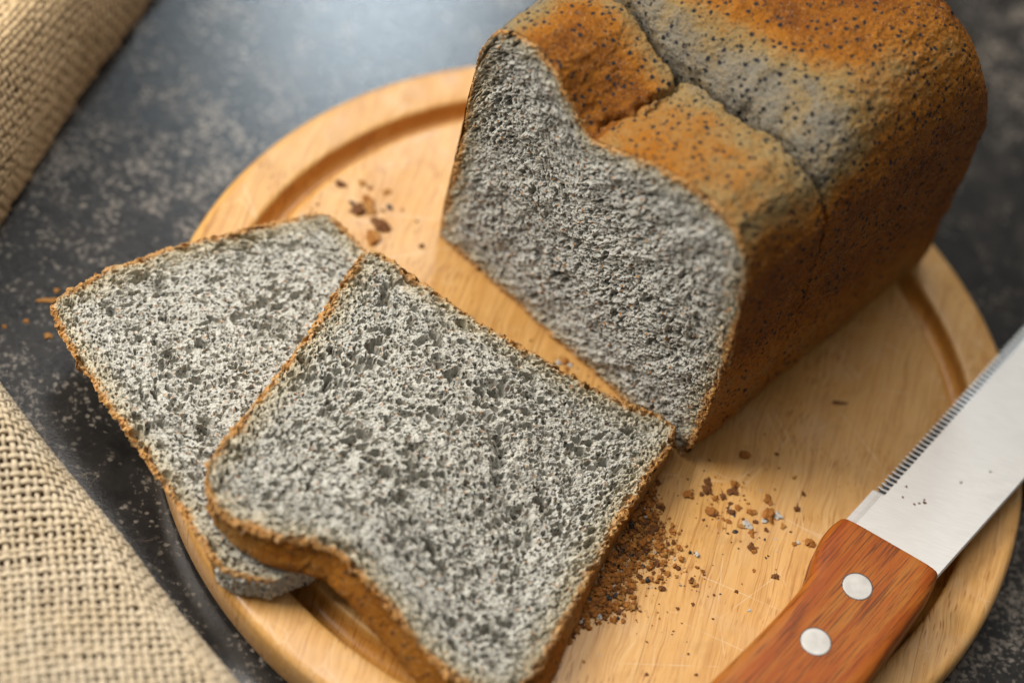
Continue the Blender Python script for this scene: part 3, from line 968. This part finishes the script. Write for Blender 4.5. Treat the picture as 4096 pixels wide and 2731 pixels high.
for (rd, rn) in ((-2.05, 1.92), (-4.72, 2.09), (-9.2, 2.2)):
    a = np.arange(40) / 40 * 2 * math.pi
    zt = KZ + 0.093 + 0.92 * 0.93
    rings = []
    for rad, z_ in ((0.49, zt - 0.35), (0.49, zt + 0.002), (0.475, zt + 0.008), (0.30, zt + 0.010)):
        rings.append(kw(rd + rad * np.cos(a), rn + rad * np.sin(a), np.full(40, z_)))
    P = np.r_[np.concatenate(rings), kw([rd], [rn], [zt + 0.0105])]
    q = []
    for r_ in range(3):
        for i in range(40):
            q.append((r_ * 40 + i, r_ * 40 + (i + 1) % 40, (r_ + 1) * 40 + (i + 1) % 40, (r_ + 1) * 40 + i))
    t_ = [(120 + i, 120 + (i + 1) % 40, 160) for i in range(40)]
    rv = put('rivet', P, q, t_, RIVET, upper_scale, False)
    a2 = np.arange(40) / 40 * 2 * math.pi
    ro = np.r_[kw(rd + 0.485 * np.cos(a2), rn + 0.485 * np.sin(a2), np.full(40, zt + 0.0035)), kw(rd + 0.52 * np.cos(a2), rn + 0.52 * np.sin(a2), np.full(40, zt + 0.0030))]
    put('rivet_seam', ro, [(i, (i + 1) % 40, 40 + (i + 1) % 40, 40 + i) for i in range(40)], None, GULLET, upper_scale, False)

# ------------------------------------------------------------------ burlap cloths
def weave(name, label, base, surf, u0, u1, v0, v1, pitch, mat, under_mat, seed, seg=4, sides=6, wid=0.29, thk=0.17, inside=None):
    """plain weave: every thread is a tube that goes over and under the crossing ones"""
    th = empty(name, base, label, 'burlap cloth')
    g = np.random.default_rng(seed)

    def frame(U, Vv):
        e = 0.03
        P = surf(U, Vv)
        du = surf(U + e, Vv) - surf(U - e, Vv)
        dv = surf(U, Vv + e) - surf(U, Vv - e)
        N = np.cross(du, dv)
        N /= np.linalg.norm(N, axis=-1, keepdims=True) + 1e-12
        N = N * np.sign(N[..., 2].mean() + 1e-6)
        return P, du, dv, N

    us, vs_ = np.arange(u0, u1, pitch), np.arange(v0, v1, pitch)
    a = np.arange(sides) / sides * 2 * math.pi
    for kind, lines, lo, hi in (('warp_thread', vs_, u0, u1), ('weft_thread', us, v0, v1)):
        for li, c in enumerate(lines):
            ns_ = int((hi - lo) / pitch * seg) + 1
            t = np.linspace(lo, hi, ns_)
            if inside is not None:
                ok = inside(t, np.full(ns_, c)) if kind == 'warp_thread' else inside(np.full(ns_, c), t)
                if ok.sum() < 8: continue
                t = t[ok]; ns_ = len(t)
            w = (t - lo) / pitch
            wob = 0.22 * pitch * vnoise(t * 0.9 / pitch * 0.25, c * 3.1, 0, seed + li % 7) + 0.05 * pitch * vnoise(t / pitch, c * 7, 0, seed + 5)
            if kind == 'warp_thread':
                P, du, dv, N = frame(t, np.full(ns_, c) + wob)
                side = dv
                up = np.cos(np.pi * w) * (1 if li % 2 == 0 else -1)
            else:
                P, du, dv, N = frame(np.full(ns_, c) + wob, t)
                side = du
                up = -np.cos(np.pi * w) * (1 if li % 2 == 0 else -1)
            side = side / (np.linalg.norm(side, axis=-1, keepdims=True) + 1e-12)
            size = pitch * (1 + 0.22 * g.normal() * 0.6) * (1 + 0.22 * vnoise(t / pitch * 0.7, c * 5, 0, seed + 9))
            cen_ = P + N * (up * 0.22 * pitch)[:, None]
            ring = cen_[:, None, :] + side[:, None, :] * (np.cos(a)[None, :] * (wid * size)[:, None])[..., None] \
                + N[:, None, :] * (np.sin(a)[None, :] * (thk * size)[:, None])[..., None]
            idx = np.arange(ns_ * sides).reshape(ns_, sides)
            q = np.stack([idx[:-1], np.roll(idx, -1, 1)[:-1], np.roll(idx, -1, 1)[1:], idx[1:]], -1).reshape(-1, 4)
            put(kind, ring.reshape(-1, 3), q, None, mat, th, True)
    # layer below the threads, coloured dark to give the shade in the gaps
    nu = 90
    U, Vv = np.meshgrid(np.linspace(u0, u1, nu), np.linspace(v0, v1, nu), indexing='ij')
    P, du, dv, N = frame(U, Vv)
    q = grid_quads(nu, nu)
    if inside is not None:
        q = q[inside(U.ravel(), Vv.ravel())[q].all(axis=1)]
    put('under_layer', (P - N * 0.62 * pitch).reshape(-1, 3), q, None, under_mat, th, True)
    return th, frame


BUR_A = mat_burlap('burlap_near', (0.6364, 0.5328, 0.3774), (0.5624, 0.444, 0.2812))
BUR_A2 = mat_burlap('burlap_near_under', (0.216, 0.132, 0.057), (0.168, 0.099, 0.039))  # darker burlap: shade between the threads is put into the colour
BUR_B = mat_burlap('burlap_far', (0.66, 0.49, 0.28), (0.56, 0.40, 0.21))
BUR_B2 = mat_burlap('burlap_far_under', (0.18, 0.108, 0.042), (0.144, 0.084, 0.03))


def roll_surface(o, t, nrm_, h, rx, zt, rot, und, seed):
    """cloth with a soft rounded edge: flat behind, rolling down to the table along axis t"""
    L = math.pi / 2 * math.sqrt((h * h + rx * rx) / 2)
    c, s_ = math.cos(rot), math.sin(rot)

    def f(U, Vv):
        a = U * c - Vv * s_
        b = U * s_ + Vv * c
        ph_ = np.clip(b / L, 0, 1.0) * math.pi / 2
        bb = np.where(b < 0, b, rx * np.sin(ph_))
        bb = bb + und * 1.2 * vnoise(a * 0.16, 0.3, 0, seed)
        z = zt + np.where(b < 0, 0.0, -h * (1 - np.cos(ph_)))
        fl = sstep(0.0, 1.0, 1 - np.clip(b / L, 0, 1))
        z = z + und * fl * (vnoise(a * 0.22, b * 0.20, 0, seed + 1) * 1.0) - 0.035 * np.where(b < 0, b * b, 0) * und
        over = np.clip(b - L, 0, 99)
        bb = bb - 0.0 * over
        xy = np.asarray(o) + a[..., None] * np.asarray(t) + bb[..., None] * np.asarray(nrm_)
        z = np.maximum(z, -BOARD_H + 0.12) + 0.0 * over
        return np.concatenate([xy, z[..., None]], -1)
    def inside(a0, a1, b0):
        return lambda U, Vv: ((U * c - Vv * s_ > a0) & (U * c - Vv * s_ < a1) & (U * s_ + Vv * c > b0) & (U * s_ + Vv * c < L * 0.99))
    return f, inside


def unit(v):
    v = np.array(v, float)
    return v / np.linalg.norm(v)


tA = unit((0.794, -0.608)); nA = np.array([-tA[1], tA[0]])
sA, inA = roll_surface((-17.7, -8.75), tA, nA, 3.1, 1.5, 1.3, math.radians(-29), 0.8, 5)
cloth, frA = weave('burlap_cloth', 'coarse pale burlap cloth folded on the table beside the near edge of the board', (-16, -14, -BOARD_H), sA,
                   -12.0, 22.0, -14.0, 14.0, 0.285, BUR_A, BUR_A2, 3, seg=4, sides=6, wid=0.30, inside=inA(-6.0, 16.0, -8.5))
tB = unit((-0.06, -1.0)); nB = np.array([-tB[1], tB[0]])
sB, inB = roll_surface((-23.1, 12.5), tB, nB, 4.4, 2.2, 2.6, math.radians(-9), 0.8, 9)
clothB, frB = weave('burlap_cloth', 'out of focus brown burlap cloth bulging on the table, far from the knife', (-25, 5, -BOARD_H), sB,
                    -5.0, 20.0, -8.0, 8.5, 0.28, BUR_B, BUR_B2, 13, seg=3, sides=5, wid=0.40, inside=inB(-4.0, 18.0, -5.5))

# loose fibres sticking out of the near cloth
FIB = mat_plain('jute_fibre', (0.62, 0.52, 0.38), 0.6, 0, 0.3, 0.2, 3)
g = np.random.default_rng(21)
for k in range(46):
    aa_ = 0.0 + 14.0 * (k + g.uniform(-0.4, 0.4)) / 46
    bb_ = g.uniform(-0.6, 2.0)
    cr_, sr_ = math.cos(math.radians(-29)), math.sin(math.radians(-29))
    u, vv = aa_ * cr_ + bb_ * sr_, -aa_ * sr_ + bb_ * cr_
    P, du, dv, N = frA(np.array([u]), np.array([vv]))
    p0, nn_ = P[0], N[0]
    out_ = nn_ * 0.6 + np.r_[nA, 0] * 0.6
    tg = np.r_[tA, 0] * g.choice([-1, 1])
    L = g.uniform(0.4, 1.1)
    t = np.linspace(0, 1, 16)
    cv = g.uniform(0.8, 3.6)
    pth = p0 + np.outer(np.sin(t * cv) / cv * L, out_) + np.outer((1 - np.cos(t * cv)) / cv * L, tg) + np.outer(0.15 * L * np.sin(t * 7 + k), np.array([0, 0, 1.0]))
    r_ = 0.008
    aa = np.arange(3) / 3 * 2 * math.pi
    d1 = np.array([0, 0, 1.0]); d2 = unit(np.cross(out_, tg))
    ring = pth[:, None, :] + r_ * (np.cos(aa)[None, :, None] * d1 + np.sin(aa)[None, :, None] * d2)
    idx = np.arange(48).reshape(16, 3)
    q = np.stack([idx[:-1], np.roll(idx, -1, 1)[:-1], np.roll(idx, -1, 1)[1:], idx[1:]], -1).reshape(-1, 4)
    put('loose_fibre', ring.reshape(-1, 3), q, None, FIB, cloth, True)

# ------------------------------------------------------------------ crumbs
def crumb_mesh(seed, sub=2, rough=0.45):
    bm = bmesh.new()
    bmesh.ops.create_icosphere(bm, subdivisions=sub, radius=1.0)
    co = np.array([v.co for v in bm.verts])
    f = 1 + 0.75 * fbm(co[:, 0] * 1.5, co[:, 1] * 1.5, co[:, 2] * 1.5, 2, seed) + 0.45 * vnoise(co[:, 0] * 4, co[:, 1] * 4, co[:, 2] * 4, seed + 3)
    co = co * np.clip(f, 0.25, 2.0)[:, None]
    F = np.array([[v.index for v in fc.verts] for fc in bm.faces])
    bm.free()
    return co, F


SH = [crumb_mesh(100 + k) for k in range(6)]
SH1 = [crumb_mesh(200 + k, 1) for k in range(6)]
MESHES = {}


def crumb(at, size, mat, label, group=None, rot=None, surf=0.0, flat=0.34):
    key = (random.randrange(6), mat.name)
    if key not in MESHES:
        co, F = SH[key[0]]
        me = mesh_np('crumb', co * 0.01, None, F, False)
        me.materials.append(mat)
        MESHES[key] = me
    o = bpy.data.objects.new('bread_crumb', MESHES[key])
    C.objects.link(o)
    sx, sy = (size, size) if np.isscalar(size) else size
    sz = min(sx, sy) * flat
    o.scale = (sx, sy, sz)
    o.rotation_euler = (0, 0, random.uniform(0, 6.28) if rot is None else rot)
    o.location = M3(np.array([at[0], at[1], surf + sz * 0.75]))
    return tag(o, label, 'crumb', group)


def in_blocked(x, y):
    """places taken by bread or knife"""
    p = np.array([x, y])
    s, t = (p - A2) @ S1, (p - A2) @ S2
    if -0.3 < s < 12.35 and -0.2 < t < 12.8: return True
    a, b = (p - LA) @ E1, (p - LA) @ E2
    if -0.2 < a < 12.5 and -0.1 < b < DEPTH: return True
    d_, n_ = (p - KO) @ KD, (p - KO) @ KN
    if -0.25 < n_ < 4.3 and d_ < 21: return True
    return math.hypot(x, y) > 12.4


crumb((8.14, 2.85), (0.26, 0.07), CR_DARK, 'lone curved brown crumb on the board between loaf and knife blade', rot=0.35)
crumb((6.72, -2.62), (0.17, 0.30), CR_BROWN, 'largest brown crumb on the board, oval, between crumb pile and knife handle', rot=0.2, flat=0.45)
crumb((6.58, -2.02), (0.12, 0.20), CR_BROWN, 'brown crumb touching the far end of the largest oval crumb', rot=0.2, flat=0.5)
crumb((7.62, -2.02), 0.12, CR_DARK, 'dark round crumb right of the largest oval crumb')
crumb((5.42, -0.56), (0.14, 0.17), CR_BROWN, 'brown crumb on the board near the front corner of the loaf', flat=0.5)
crumb((8.30, -3.2), (0.13, 0.17), CR_BROWN, 'brown crumb nearest the corner of the knife handle', flat=0.5)
crumb((-9.05, 4.1), (0.20, 0.32), CR_DARK, 'largest dark crumb on the board behind the two slices', rot=0.6)
crumb((-19.04, -2.1), (0.34, 0.10), CR_GOLD, 'golden crust flake on the dark table by the slice corner', surf=-BOARD_H, rot=0.4, flat=0.3)
GR = 'loose crumbs on the board'
gg = np.random.default_rng(5)
cnt = 0
for (cx, cy, sx, sy, num, lab, smax) in (
        (5.4, -2.9, 0.9, 0.55, 70, 'small crumb in the loose heap between front slice and knife handle', 0.17),
        (7.0, -3.6, 0.9, 0.5, 24, 'small crumb scattered just before the knife handle', 0.10),
        (4.8, -6.6, 1.3, 2.0, 62, 'tiny crumb on the bare board between front slice and knife handle', 0.065),
        (5.6, -1.0, 1.2, 0.9, 18, 'blurred crumb on the board in front of the loaf corner', 0.08),
        (-9.6, 4.5, 0.7, 0.7, 34, 'blurred crumb on the board behind the slices', 0.22),
        (0.6, 0.8, 1.3, 0.5, 30, 'crumb on the board in the gap between loaf and front slice', 0.12),
        (-12.0, 4.3, 0.5, 0.7, 14, 'blurred crumb by the juice groove behind the slices', 0.10)):
    k = 0
    tries = 0
    while k < num and tries < num * 30:
        tries += 1
        x, y = gg.normal(cx, sx), gg.normal(cy, sy)
        if in_blocked(x, y): continue
        k += 1
        s = 0.024 + (smax - 0.024) * gg.uniform() ** 2.2
        mt = [CR_BROWN, CR_BROWN, CR_BROWN, CR_BROWN, CR_DARK, CR_DARK, CR_DARK, CR_DARK, CR_GOLD, CR_GREY, CR_BLACK, CR_BLACK][gg.integers(0, 12)]
        if mt is CR_BLACK: s *= 0.6
        hue = {'crumb_brown': 'brown', 'crumb_dark_brown': 'dark brown', 'crumb_golden': 'golden', 'crumb_grey': 'pale grey', 'sesame_black': 'black'}[mt.name]
        crumb((x, y), (s, s * gg.uniform(0.7, 1.4)), mt, lab.replace('crumb', hue + ' crumb', 1).replace('brown brown', 'brown'), GR)
for (d_, n_) in ((2.9, 0.45), (3.0, 0.8), (2.75, 1.5), (2.9, 1.62), (3.0, 1.55), (2.6, 1.4), (4.5, 2.1), (5.6, 2.6), (2.55, 0.95)):
    p = KO + d_ * KD + n_ * KN
    crumb(p, 0.05 if n_ > 1.55 else 0.035, CR_DARK if n_ < 2 else CR_GREY, 'speck of crumb stuck on the steel knife blade', 'crumbs on the knife blade', surf=KZ + 0.09)
for (x, y) in ((-18.5, -2.2), (-18.5, -3.5), (-20.0, -3.7), (-19.4, -3.2), (-18.9, -1.6)):
    crumb((x, y), gg.uniform(0.06, 0.12), CR_GOLD, 'small golden crumb on the dark table left of the flat slice', 'crumbs on the table', surf=-BOARD_H, flat=0.4)

# crumb drift against the front slice: too many and too fine to count
VV, FF, nV = [], [], 0
mats = [CR_BROWN, CR_DARK, CR_GREY, CR_GOLD, CR_BLACK]
MI = []
gg = np.random.default_rng(9)
for k in range(3200):
    t = gg.choice([gg.normal(4.6, 1.2), gg.normal(6.9, 0.8), gg.normal(3.2, 0.8)], p=[0.55, 0.35, 0.10])
    wdt = 1.25 * math.exp(-((t - 4.4) / 1.5) ** 2) + 0.75 * math.exp(-((t - 7.0) / 0.8) ** 2) + 0.15
    s = 12.08 + abs(gg.normal(0, wdt * 0.78))
    x, y = A2 + s * S1 + t * S2
    near = max(0.0, 1 - (s - 12.0) / (wdt + 0.05))
    rad = 0.011 + 0.10 * gg.uniform() ** 5
    co, F = (SH if rad > 0.05 else SH1)[gg.integers(0, 6)]
    an = gg.uniform(0, 6.28)
    R = np.array([[math.cos(an), -math.sin(an), 0], [math.sin(an), math.cos(an), 0], [0, 0, 1]])
    c = (co * [rad, rad * gg.uniform(0.7, 1.3), rad * 0.5]) @ R.T + [x, y, rad * 0.5 + near * gg.uniform(0, 0.2)]
    VV.append(c); FF.append(F + nV); nV += len(c)
    MI += [int(gg.choice(5, p=[0.55, 0.26, 0.03, 0.12, 0.04]))] * len(F)
pile = put('crumb_drift', np.concatenate(VV), None, np.concatenate(FF), None, None, False, at=(3.6, -4.5, 0))
for mt in mats: pile.data.materials.append(mt)
pile.data.polygons.foreach_set('material_index', np.array(MI, np.int32))
tag(pile, 'drift of fine brown and grey crumbs along the right edge of the front slice', 'crumbs', kind='stuff')
